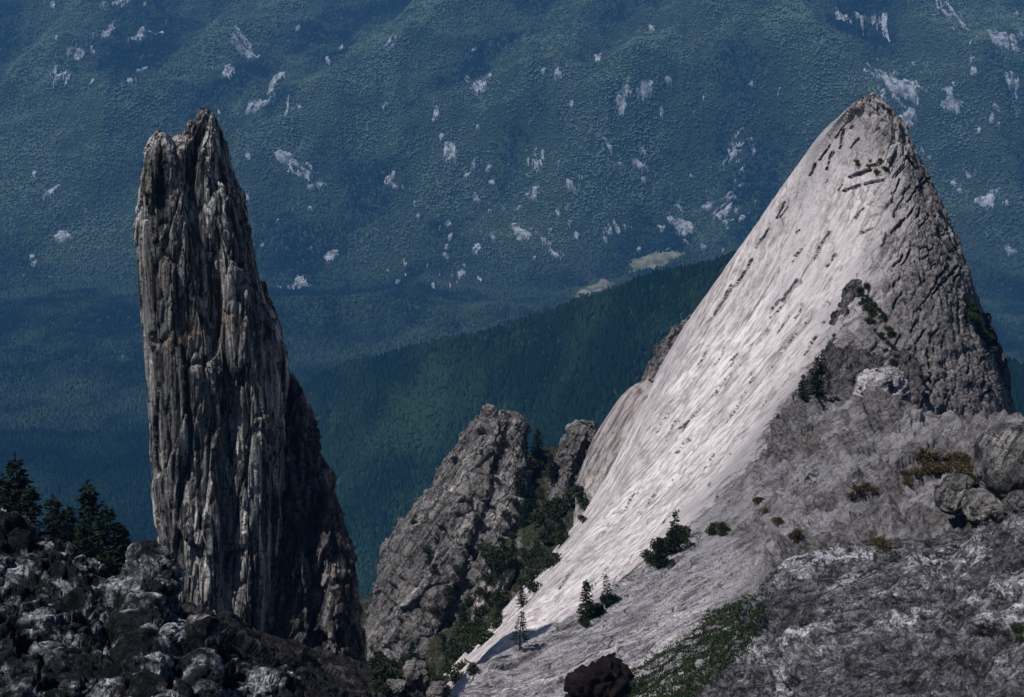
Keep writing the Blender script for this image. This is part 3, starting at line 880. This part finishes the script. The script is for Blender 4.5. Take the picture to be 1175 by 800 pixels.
# ------------------------------------------------------------------ near ground and slabs
led = [[(555, 830, 172), (622, 790, 180), (700, 740, 190), (780, 690, 200), (858, 620, 208), (935, 540, 214), (1010, 520, 214), (1075, 530, 208), (1150, 540, 200), (1270, 540, 190)],
       [(540, 778, 152), (606, 738, 160), (690, 684, 170), (768, 626, 180), (846, 560, 190), (925, 478, 198), (1010, 458, 198), (1075, 482, 192), (1150, 495, 184), (1260, 495, 174)],
       [(530, 800, 143), (600, 765, 151), (690, 715, 159), (775, 660, 167), (858, 600, 176), (935, 530, 184), (1012, 505, 184), (1080, 520, 178), (1155, 530, 168), (1265, 530, 158)],
       [(505, 850, 130), (600, 825, 135), (700, 775, 141), (785, 725, 147), (870, 680, 152), (945, 620, 157), (1020, 595, 157), (1090, 590, 152), (1165, 580, 145), (1275, 580, 135)],
       [(480, 930, 115), (600, 905, 118), (700, 855, 121), (795, 800, 124), (880, 760, 127), (960, 725, 129), (1030, 700, 129), (1100, 690, 127), (1175, 680, 122), (1285, 680, 112)],
       [(480, 1050, 96), (600, 1010, 98), (705, 960, 100), (800, 920, 102), (885, 890, 103), (960, 870, 104), (1035, 860, 104), (1110, 850, 102), (1185, 840, 98), (1300, 840, 92)]]
def D_led(P):
    px, py = project(P[:, 0], P[:, 1], P[:, 2])
    w = np.clip((px - 830) / 60, 0, 1) * np.clip((690 - py) / 50, 0, 1)
    a = rockdisp(P, 6.0, 1.0, (0.8, 0.5, 0.3), 3.5, 101, 0.9, 1.0, 0.5, 0.7)
    b = rockdisp(P, 6.0, 2.0, (-0.3, 0.3, 1), 1.3, 105, 1.4, 1.4, 0.5, 0.8) + terraces(P, 2.6, 1.4, (0.3, 0.1, 1), 107) + terraces(P, 1.3, 0.5, (-0.2, 0.1, 1), 108)
    a = a + terraces(P, 2.2, 0.5, (-0.75, 0.2, 1), 109)
    return a * (1 - w) + b * w
LP = patch(led, 620, 640, D_led)
o = rock('rock_ledge', [LP], M_ledge)
_px, _py = project(LP[0][:, 0], LP[0][:, 1], LP[0][:, 2])
_l = 0.22 + 0.42 * np.clip((_px - 800) / 90, 0, 1) - 0.2 * np.clip((_py - 600) / 80, 0, 1) * np.clip((900 - _px) / 60, 0, 1) + 0.5 * fbm(LP[0] / 9., 5, 0.6, seed=888)
o.data.attributes.new('lichen', 'FLOAT', 'POINT').data.foreach_set('value', _l.astype(np.float32))
tag(o, 'broad grey granite ledge in front of the foot of the bright slab', 'rock ledge')
front = [[(720, 900, 128), (800, 850, 130), (862, 770, 134), (900, 720, 138), (960, 700, 140), (1040, 690, 140), (1110, 680, 138), (1180, 670, 134), (1290, 660, 126)],
         [(705, 850, 118), (790, 795, 121), (855, 722, 125), (893, 662, 129), (960, 640, 131), (1040, 628, 131), (1110, 612, 129), (1180, 604, 125), (1290, 596, 118)],
         [(712, 880, 110), (800, 830, 113), (868, 760, 116), (910, 700, 119), (970, 675, 121), (1045, 660, 121), (1115, 650, 119), (1185, 640, 115), (1295, 630, 108)],
         [(720, 930, 100), (812, 880, 102), (880, 820, 104), (925, 765, 106), (980, 740, 107), (1050, 725, 107), (1120, 715, 105), (1190, 705, 101), (1300, 700, 95)],
         [(730, 1000, 88), (820, 960, 90), (890, 910, 91), (935, 860, 92), (990, 830, 92), (1060, 820, 92), (1125, 810, 90), (1195, 800, 87), (1310, 800, 82)],
         [(740, 1150, 72), (830, 1110, 73), (900, 1080, 74), (945, 1050, 74), (1000, 1020, 74), (1070, 1000, 74), (1130, 990, 73), (1200, 980, 71), (1320, 980, 68)]]
o = rock('rock_slab', [patch(front, 600, 560, lambda P: rockdisp(P, 5.0, 1.2, (1, 0.15, 0.12), 2.5, 111, 1.5, 1.4, 0.7, 0.8) + terraces(P, 1.7, 0.75, (0.12, 0.25, 1), 115) + terraces(P, 0.9, 0.35, (0.1, 0.2, 1), 116))], M_grey)
tag(o, 'rough dark grey lichen-covered slab filling the lower right corner', 'rock slab')

def boulder(name, label, px, py, Y, w, h, d, mat, seed, cat='boulder', rough=0.16, group=None, squash=0.0):
    """angular rounded block: w, h, d in metres, sunk a little into what it rests on"""
    n = 46
    th = np.linspace(0, math.pi, n); ph = np.linspace(0, 2 * math.pi, n * 2, endpoint=False)
    T, Ph = np.meshgrid(th, ph, indexing='ij')
    D = np.stack([np.sin(T) * np.cos(Ph), np.sin(T) * np.sin(Ph), np.cos(T)], -1).reshape(-1, 3)
    r = 1 + rough * 1.4 * fbm(D * 1.1 + seed, 3, seed=seed) + 0
    F1, F2, v = worley(D * 1.3 + seed, seed)
    r = r + rough * v * 0.9 - rough * 0.5 * np.clip(1 - (F2 - F1) / .12, 0, 1) + rough * .35 * fbm(D * 6, 4, seed=seed + 3)
    D = np.sign(D) * np.abs(D) ** 0.8
    P = D * r[:, None] * np.array([w / 2, d / 2, h / 2])
    me = mesh_from(name, P, gridfaces(n, n * 2, True, flip=True))
    o = link(name, me, mat)
    o.location = U(px, py, Y)
    o.rotation_euler = (0, 0, seed * 1.3)
    return tag(o, label, cat, group)
M_red = granite('reddish_dark_rock', (0.04, 0.026, 0.024), (0.018, 0.011, 0.010), (0.008, 0.006, 0.006), (0, 0, 1), 1.5, 0.5, 0.4, 0.5, 0.5, (0.06, 0.025, 0.02), 0.25, 0.4)
def px2m(px, Y): return px * Y / FPX
boulder('boulder', 'dark reddish brown overhanging boulder on the pale ledge at the bottom centre', 686, 790, 134, 7.6, 5.6, 5.2, M_red, 3, rough=0.34)
boulder('boulder', 'big rounded grey boulder at the right edge above the dark slab', 1168, 528, 150, 8.6, 8.0, 7.0, M_crag, 5, rough=0.12)
boulder('boulder', 'flat boulder below the round boulder at the right edge', 1128, 582, 142, 6.2, 3.0, 4.0, M_crag, 6, rough=0.14)
boulder('boulder', 'small grey boulder at the right edge beside the flat one', 1172, 583, 138, 3.6, 3.4, 3.4, M_crag, 7)
boulder('boulder', 'blocky grey boulder left of the round boulder on the saddle', 1098, 566, 150, 5.0, 4.0, 4.0, M_crag, 8)
boulder('boulder', 'small pale boulder lying in the green grass patch', 806, 764, 124, 1.5, 1.0, 1.1, M_ledge, 9)
boulder('boulder', 'small pale stone at the lower end of the green grass patch', 768, 768, 124, 1.1, 0.8, 0.9, M_ledge, 10)
boulder('boulder', 'pale boulder at the bottom edge beside the foot of the dark spire', 478, 775, 150, 4.0, 3.4, 3.0, M_crag, 11, rough=.22)
boulder('boulder', 'second pale boulder at the bottom edge right of the foot of the dark spire', 455, 792, 146, 2.6, 2.6, 2.4, M_crag, 12, rough=.22)
boulder('boulder', 'lowest pale block of the group beside the foot of the dark spire', 502, 795, 143, 2.8, 2.2, 2.4, M_crag, 13, rough=.22)

# dark base between the spire and the viewer, and the slope under the left firs
basep = [[(-120, 640, 170), (60, 660, 178), (180, 720, 185), (300, 740, 186), (400, 760, 180), (470, 800, 172), (540, 850, 165)],
         [(-120, 600, 128), (60, 622, 124), (180, 690, 128), (290, 728, 145), (390, 765, 156), (460, 785, 156), (530, 820, 152)],
         [(-120, 660, 112), (60, 690, 110), (180, 740, 114), (290, 780, 124), (390, 810, 132), (460, 840, 134), (530, 870, 132)],
         [(-120, 760, 92), (60, 790, 92), (180, 830, 96), (290, 860, 102), (390, 890, 106), (460, 920, 106), (530, 950, 104)],
         [(-120, 900, 75), (60, 930, 75), (180, 960, 78), (290, 980, 80), (390, 1000, 82), (460, 1020, 82), (530, 1040, 80)]]
o = rock('rocky_base', [patch(basep, 300, 420, D_cr(4.5, 121))], M_dark)
tag(o, 'dark broken rock ground around the foot of the left spire', kind='structure')
top = [(-140, 545, 80), (-60, 575, 79), (5, 600, 77), (45, 624, 75), (92, 642, 74), (132, 660, 73), (165, 634, 75), (192, 650, 74), (206, 698, 71), (242, 706, 69), (262, 752, 67), (330, 800, 65), (420, 860, 62)]
outc = [[(x, y + 45, Y + 10) for x, y, Y in top], top,
        [(x - 4, y + 38, Y - 5) for x, y, Y in top], [(x - 8, y + 95, Y - 12) for x, y, Y in top],
        [(x - 10, y + 160, Y - 19) for x, y, Y in top], [(x - 10, y + 300, Y - 28) for x, y, Y in top]]
o = rock('rock_outcrop', [patch(outc, 560, 620, lambda P: rockdisp(P, 3.0, 1.1, (0.5, 0, .7), 1.4, 131, 1.2, 1.0, 0.7, 0.9))], M_shade)
tag(o, 'jagged near outcrop of rock with painted shadow and pale sunlit patches in the lower left corner', 'outcrop')
print('ground', round(time.time() - T0, 1))

# ------------------------------------------------------------------ plants
ALLP = np.concatenate(SURF)
_ap, _aq = project(ALLP[:, 0], ALLP[:, 1], ALLP[:, 2])
def spot(px, py, r=2.5, lo=0, hi=1e9):
    """the rock surface seen at a spot of the photograph"""
    m = (np.abs(_ap - px) < r) & (np.abs(_aq - py) < r) & (ALLP[:, 1] > lo) & (ALLP[:, 1] < hi)
    if not m.any(): return None
    c = ALLP[m]
    return c[np.argmin(c[:, 1])]

def leaf_mat(name, a, b, c3):
    t = NT(name)
    at = t.n('ShaderNodeAttribute'); at.attribute_name = 'tint'
    c = t.mix(at.outputs['Fac'], a, b)
    return t.done(c, 0.85, None, 0.1)
M_fir = leaf_mat('fir_needles', (0.006, 0.012, 0.008), (0.019, 0.030, 0.016), None)
M_bush = leaf_mat('bush_leaves', (0.013, 0.021, 0.011), (0.048, 0.060, 0.028), None)
M_brown = leaf_mat('dry_bush_leaves', (0.035, 0.028, 0.014), (0.10, 0.075, 0.035), None)
t = NT('bark'); t.done(t.mix(t.noise(t.pos, 9, 4, .6), (0.03, 0.02, 0.015), (0.10, 0.08, 0.065)), .95); M_bark = t.m

def tube(pts, rads, sides=6):
    V, F = [], []
    for (p, r) in zip(pts, rads):
        for k in range(sides):
            a = 2 * math.pi * k / sides
            V.append((p[0] + r * math.cos(a), p[1] + r * math.sin(a), p[2]))
    for i in range(len(pts) - 1):
        for k in range(sides):
            k2 = (k + 1) % sides
            F.append((i * sides + k, i * sides + k2, (i + 1) * sides + k2, (i + 1) * sides + k))
    return V, F

def leaves(C, D, L, W, rs):
    """one diamond of two triangles per leaf cluster: centres, directions, lengths, widths"""
    n = len(C)
    D = D / np.linalg.norm(D, axis=1, keepdims=True)
    R = rs.normal(size=(n, 3)); S = np.cross(D, R); S /= np.linalg.norm(S, axis=1, keepdims=True)
    V = np.stack([C, C + D * L[:, None] * .5 + S * W[:, None], C + D * L[:, None], C + D * L[:, None] * .5 - S * W[:, None]], 1)
    F = np.array([[0, 1, 2], [0, 2, 3]])[None] + (np.arange(n) * 4)[:, None, None]
    return V.reshape(-1, 3), F.reshape(-1, 3)
def crown_mesh(name, C, D, L, W, rs, mat):
    V, F = leaves(C, D, L, W, rs)
    me = mesh_from(name, V, tris=F, smooth=False)
    at = me.attributes.new('tint', 'FLOAT', 'POINT')
    at.data.foreach_set('value', np.repeat(rs.uniform(0, 1, len(C)).astype(np.float32), 4))
    me.materials.append(mat)
    return me

def fir_proto(seed, H=8.0, R=1.7, drop=0.2, clump=0.0, low=0.08):
    rs = np.random.RandomState(seed)
    lean = rs.uniform(-.04, .04, 2)
    zz = np.linspace(0, H, 9)
    ax = lambda z: np.array([lean[0] * z + .05 * math.sin(z), lean[1] * z, z])
    V, F = tube([ax(z) - (0, 0, 0.5 if z == 0 else 0) for z in zz], [0.02 + 0.16 * (1 - z / H) for z in zz])
    tr = bpy.data.meshes.new('trunk'); tr.from_pydata([tuple(v) for v in V], [], F); tr.materials.append(M_bark)
    C, D, L = [], [], []
    z = H * low
    while z < H * 0.985:
        f = 1 - z / H
        nb = int(5 + 5 * f)
        for b in range(nb):
            if rs.rand() < drop: continue
            a = rs.uniform(0, 6.283)
            ln = R * (f ** 0.75) * rs.uniform(0.5, 1.15) + 0.12
            ns = max(3, int(ln / 0.17))
            for k in range(ns):
                q = (k + 0.6) / ns
                if q < clump: continue
                p = ax(z) + np.array([math.cos(a) * ln * q, math.sin(a) * ln * q, -0.28 * ln * q + 0.18 * ln * q * q])
                for e in range(3):
                    C.append(p + rs.normal(size=3) * 0.07)
                    D.append((math.cos(a + rs.uniform(-1, 1)), math.sin(a + rs.uniform(-1, 1)), rs.uniform(-.45, .35)))
                    L.append(rs.uniform(0.22, 0.46))
        z += rs.uniform(0.16, 0.34) * (0.6 + f)
    for k in range(8):
        C.append(ax(H * (0.96 + 0.008 * k))); D.append((rs.normal() * .4, rs.normal() * .4, 1)); L.append(.3)
    C, D, L = np.array(C), np.array(D, float), np.array(L)
    cr = crown_mesh('crown', C, D, L, L * rs.uniform(.16, .3, len(L)), rs, M_fir)
    return tr, cr, H

def bush_proto(seed, mat, w=1.8, h=1.4, n=520):
    rs = np.random.RandomState(seed)
    V, F = [], []
    for k in range(4):
        a = rs.uniform(0, 6.28); v, f = tube([(0, 0, -.3), (.2 * w * math.cos(a), .2 * w * math.sin(a), h * .35), (.35 * w * math.cos(a), .35 * w * math.sin(a), h * .75)], (.07, .05, .02), 5)
        F += [tuple(i + len(V) for i in q) for q in f]; V += v
    st = bpy.data.meshes.new('stem'); st.from_pydata(V, [], F); st.materials.append(M_bark)
    lobes = [(rs.uniform(-.32, .32) * w, rs.uniform(-.32, .32) * w, rs.uniform(.3, .7) * h, rs.uniform(.28, .5)) for k in range(7)]
    C, D = [], []
    for k in range(n):
        lx, ly, lz, lr = lobes[rs.randint(7)]
        d = rs.normal(size=3); d /= np.linalg.norm(d)
        q = lr * rs.uniform(.5, 1.05)
        p = np.array([lx, ly, lz]) + d * np.array([w, w, h]) * q * .8
        C.append(p); D.append(d + rs.normal(size=3) * .6 + (0, 0, .3))
    C, D = np.array(C), np.array(D)
    L = rs.uniform(.14, .34, n)
    cr = crown_mesh('foliage', C, D, L, L * rs.uniform(.3, .5, n), rs, mat)
    return st, cr, h

FIRS = [fir_proto(1), fir_proto(2, 8, 1.4, .3), fir_proto(3, 8, 1.9, .15), fir_proto(4, 8, 1.5, .45, .35, .25), fir_proto(5, 8, 2.2, .25)]
BUSH = [bush_proto(10 + k, M_bush) for k in range(5)]
DRY = [bush_proto(30 + k, M_brown, 1.9, 1.0, 420) for k in range(3)]

def plant(kind, proto, loc, h, label, cat, group=None, wide=1.0, names=('trunk', 'crown')):
    o = empty(kind, tuple(loc), label, cat, group, random.uniform(0, 6.28))
    s_ = h / proto[2]
    o.scale = (s_ * wide, s_ * wide, s_)
    for nm, me in zip(names, proto[:2]):
        c = bpy.data.objects.new(nm, me); COL.objects.link(c); c.parent = o
    return o

def fir_at(px, top, base, Y, k, label, group=None, wide=1.0, hit=True, lo=0, kind='fir_tree', cat='fir tree'):
    p = spot(px, base, 3, lo) if hit else None
    if p is None: p = U(px, base, Y)
    h = (base - top + (14 if not hit else 0)) * p[1] / FPX / math.cos(rad(PITCH))
    return plant(kind, FIRS[k], p - (0, 0, .2), h, label, cat, group, wide)

# dark firs behind the lower left outcrop, against the hazy forest
for (px, top_, base, Y, k, wd, lab) in [
    (-12, 530, 660, 112, 0, 1.2, 'dark fir cut by the left edge of the picture'),
    (10, 545, 662, 108, 4, 1.2, 'dark bushy fir just right of the one at the left edge'),
    (29, 521, 665, 116, 2, 1.0, 'tallest dark fir of the stand in the left corner, with a sharp tip'),
    (47, 553, 668, 112, 1, 1.2, 'dark fir close on the right of the tallest one'),
    (66, 570, 670, 110, 4, 1.1, 'middle dark fir of the stand behind the jagged near rocks'),
    (84, 582, 675, 114, 2, 1.1, 'low dark fir between the middle one and the pointed one'),
    (112, 552, 690, 118, 0, 1.1, 'pointed dark fir standing second from the dark spire'),
    (130, 578, 690, 114, 4, 1.2, 'low broad dark fir beside the pointed one'),
    (148, 600, 690, 116, 1, 1.2, 'small dark fir nearest the foot of the dark spire'),
    (98, 600, 690, 108, 4, 1.2, 'short dark fir in front of the pointed one')]:
    fir_at(px, top_, base, Y, k, lab, 'dark firs at the lower left', wd, hit=False)
# single trees along the edge of the bright slab
for (px, top_, base, k, wd, lab) in [
    (596, 690, 742, 3, 1.25, 'lone scraggy fir at the bottom of the bright slab'),
    (676, 655, 706, 0, 1.15, 'dense small fir on the edge between bright slab and grey ledge'),
    (695, 650, 694, 3, 1.2, 'thin open fir just right of the dense one on the slab edge'),
    (769, 577, 632, 1, 1.1, 'slender fir standing higher up on the slab edge'),
    (754, 608, 648, 2, 1.2, 'short dark fir left of the slender one on the slab edge'),
    (936, 402, 452, 2, 1.15, 'dark fir high on the shoulder between bright slab and rough rib'),
    (924, 425, 456, 4, 1.2, 'little dark fir touching the one high on the rough rib')]:
    fir_at(px, top_, base, 170, k, lab, 'firs along the slab edge', wd)

rs = np.random.RandomState(77)
def bush_at(px, py, h, label, group, protos, kind='bush', cat='bush', lo=0, wide=1.0):
    p = spot(px, py, 3, lo)
    if p is None: return
    plant(kind, protos[rs.randint(len(protos))], p - (0, 0, .15), h, label, cat, group, wide, ('stem', 'foliage'))
def inside(x, y, poly):
    c = False
    for (x0, y0), (x1, y1) in zip(poly, poly[1:] + poly[:1]):
        if (y0 > y) != (y1 > y) and x < (x1 - x0) * (y - y0) / (y1 - y0) + x0: c = not c
    return c
GUL = [(603, 530), (625, 515), (640, 520), (634, 560), (650, 600), (672, 590), (668, 610), (600, 692), (560, 728), (535, 760), (520, 800), (440, 800), (436, 765), (505, 745),
       (540, 700), (545, 650), (570, 610), (590, 580)]
n = 0
while n < 110:
    x, y = rs.uniform(430, 695), rs.uniform(505, 800)
    if not inside(x, y, GUL): continue
    n += 1
    if rs.rand() < 0.16:
        p = spot(x, y, 3, 200)
        if p is not None:
            plant('fir_tree', FIRS[rs.randint(5)], p - (0, 0, .2), rs.uniform(3.5, 7.5), 'small fir among the bushes of the dark gully', 'fir tree', 'small firs in the gully', 1.2)
    else:
        bush_at(x, y, rs.uniform(1.2, 3.2), 'dark green bush in the gully between the crags', 'bushes in the gully', BUSH, lo=200, wide=rs.uniform(.8, 1.2))
for k in range(34):      # on the crags themselves
    x, y = rs.uniform(470, 600), rs.uniform(500, 740)
    bush_at(x, y, rs.uniform(0.8, 2.0), 'small bush clinging to a ledge of the rugged grey crag', 'bushes on the grey crag', BUSH, lo=250)
for (x, y, h) in [(655, 575, 3.5), (663, 570, 3), (645, 582, 3), (668, 580, 2.5)]:
    bush_at(x, y, h, 'rounded bush at the foot of the smooth shoulder of the peak', 'bushes at the foot of the shoulder', BUSH, lo=220)
for k in range(16):
    q = rs.rand()
    bush_at(748 + 34 * q + rs.normal() * 3, 645 - 36 * q + rs.normal() * 3, rs.uniform(.8, 1.7), 'dark bush in the cleft along the bright slab edge', 'bushes along the slab edge', BUSH)
for k in range(12):
    q = rs.rand()
    bush_at(660 + 45 * q + rs.normal() * 2, 716 - 34 * q + rs.normal() * 3, rs.uniform(.6, 1.3), 'dark bush in the cleft along the bright slab edge', 'bushes along the slab edge', BUSH)
for k in range(30):
    q = rs.rand()
    bush_at(988 + 42 * q + rs.normal() * 6, 330 + 90 * q + rs.normal() * 6, rs.uniform(.5, 1.15), 'dark bush on the rough rib below the bright ridge line', 'bushes on the rough rib', BUSH)
for k in range(20):
    q = rs.rand()
    bush_at(1114 + 24 * q + rs.normal() * 3, 348 + 50 * q + rs.normal() * 4, rs.uniform(0.8, 1.8), 'dark bush on the right shoulder of the granite peak', 'bushes on the right shoulder', BUSH)
for k in range(30):
    q = rs.rand()
    bush_at(1040 + 80 * q + rs.normal() * 6, 552 - 22 * math.sin(q * 3.1) + rs.normal() * 5, rs.uniform(.5, 1.1), 'low brownish bush on the saddle left of the round boulder', 'brown bushes on the saddle', DRY, wide=1.3)
for k in range(14):
    bush_at(rs.uniform(815, 832), rs.uniform(600, 612), rs.uniform(.5, .9), 'low bush in the crack of the grey ledge', 'bushes in the ledge crack', BUSH)
for k in range(10):
    bush_at(rs.uniform(980, 1030) , 185 + rs.uniform(-8, 12), rs.uniform(.4, .8), 'tiny bush in a crack below the tip of the granite peak', 'tiny bushes near the tip', DRY)
for k in range(12):
    bush_at(rs.uniform(1115, 1175), rs.uniform(715, 735), rs.uniform(.25, .5), 'low green bush in a hollow of the dark slab', 'bushes in the slab hollow', BUSH, wide=1.4)

for (x0, y0, x1, y1, n_) in [(868, 572, 916, 618, 9), (990, 600, 1012, 625, 5), (1075, 560, 1110, 590, 6), (1105, 575, 1112, 600, 4), (1000, 560, 960, 575, 5)]:
    for k in range(n_):
        q = rs.rand()
        bush_at(x0 + (x1 - x0) * q + rs.normal() * 2, y0 + (y1 - y0) * q + rs.normal() * 2, rs.uniform(.3, .7), 'low brown plant in a crack of the broken grey saddle', 'brown plants in the cracks', DRY, wide=1.3)
for k in range(12):
    bush_at(650 + rs.uniform(0, 85), 790 + rs.uniform(-6, 12), rs.uniform(.5, 1.1), 'dark bush at the foot of the reddish boulder', 'bushes by the reddish boulder', BUSH)
for k in range(16):
    bush_at(rs.uniform(425, 545), rs.uniform(755, 800), rs.uniform(1, 2.2), 'dark bush among the pale blocks at the bottom edge', 'bushes at the bottom edge', BUSH)

# grass in the hollow at the bottom
GR = [(690, 800), (742, 764), (790, 735), (820, 700), (862, 688), (880, 700), (868, 730), (820, 775), (790, 800), (760, 830), (690, 830)]
C, k = [], 0
gm = [P for P in ALLP[(ALLP[:, 1] < 160) & (ALLP[:, 1] > 100)]]
gm = np.array(gm); gp, gq = project(gm[:, 0], gm[:, 1], gm[:, 2])
sel = (gp > 685) & (gp < 885) & (gq > 680) & (gq < 835)
gm, gp, gq = gm[sel], gp[sel], gq[sel]
ins = np.array([inside(a + b1, b + b2, GR) for a, b, b1, b2 in zip(gp, gq, rs.normal(size=len(gp)) * 5, rs.normal(size=len(gp)) * 4)])
gm = gm[ins]
den = fbm(gm / 1.6, 4, 0.6, seed=5)
gm = gm[den > -0.24]
C = np.repeat(gm, 4, 0) + rs.normal(size=(len(gm) * 4, 3)) * (0.12, 0.12, 0.02)
D = rs.normal(size=C.shape) * .6 + (0, 0, 1)
L = rs.uniform(.10, .30, len(C))
gme = crown_mesh('grass', C, D, L, L * .25, rs, leaf_mat('grass_blades', (0.014, 0.026, 0.011), (0.046, 0.066, 0.028), None))
tag(link('grass', gme), 'green grass and low plants in the hollow between pale ledge and dark slab', kind='stuff')
print('plants', round(time.time() - T0, 1), len(gm))
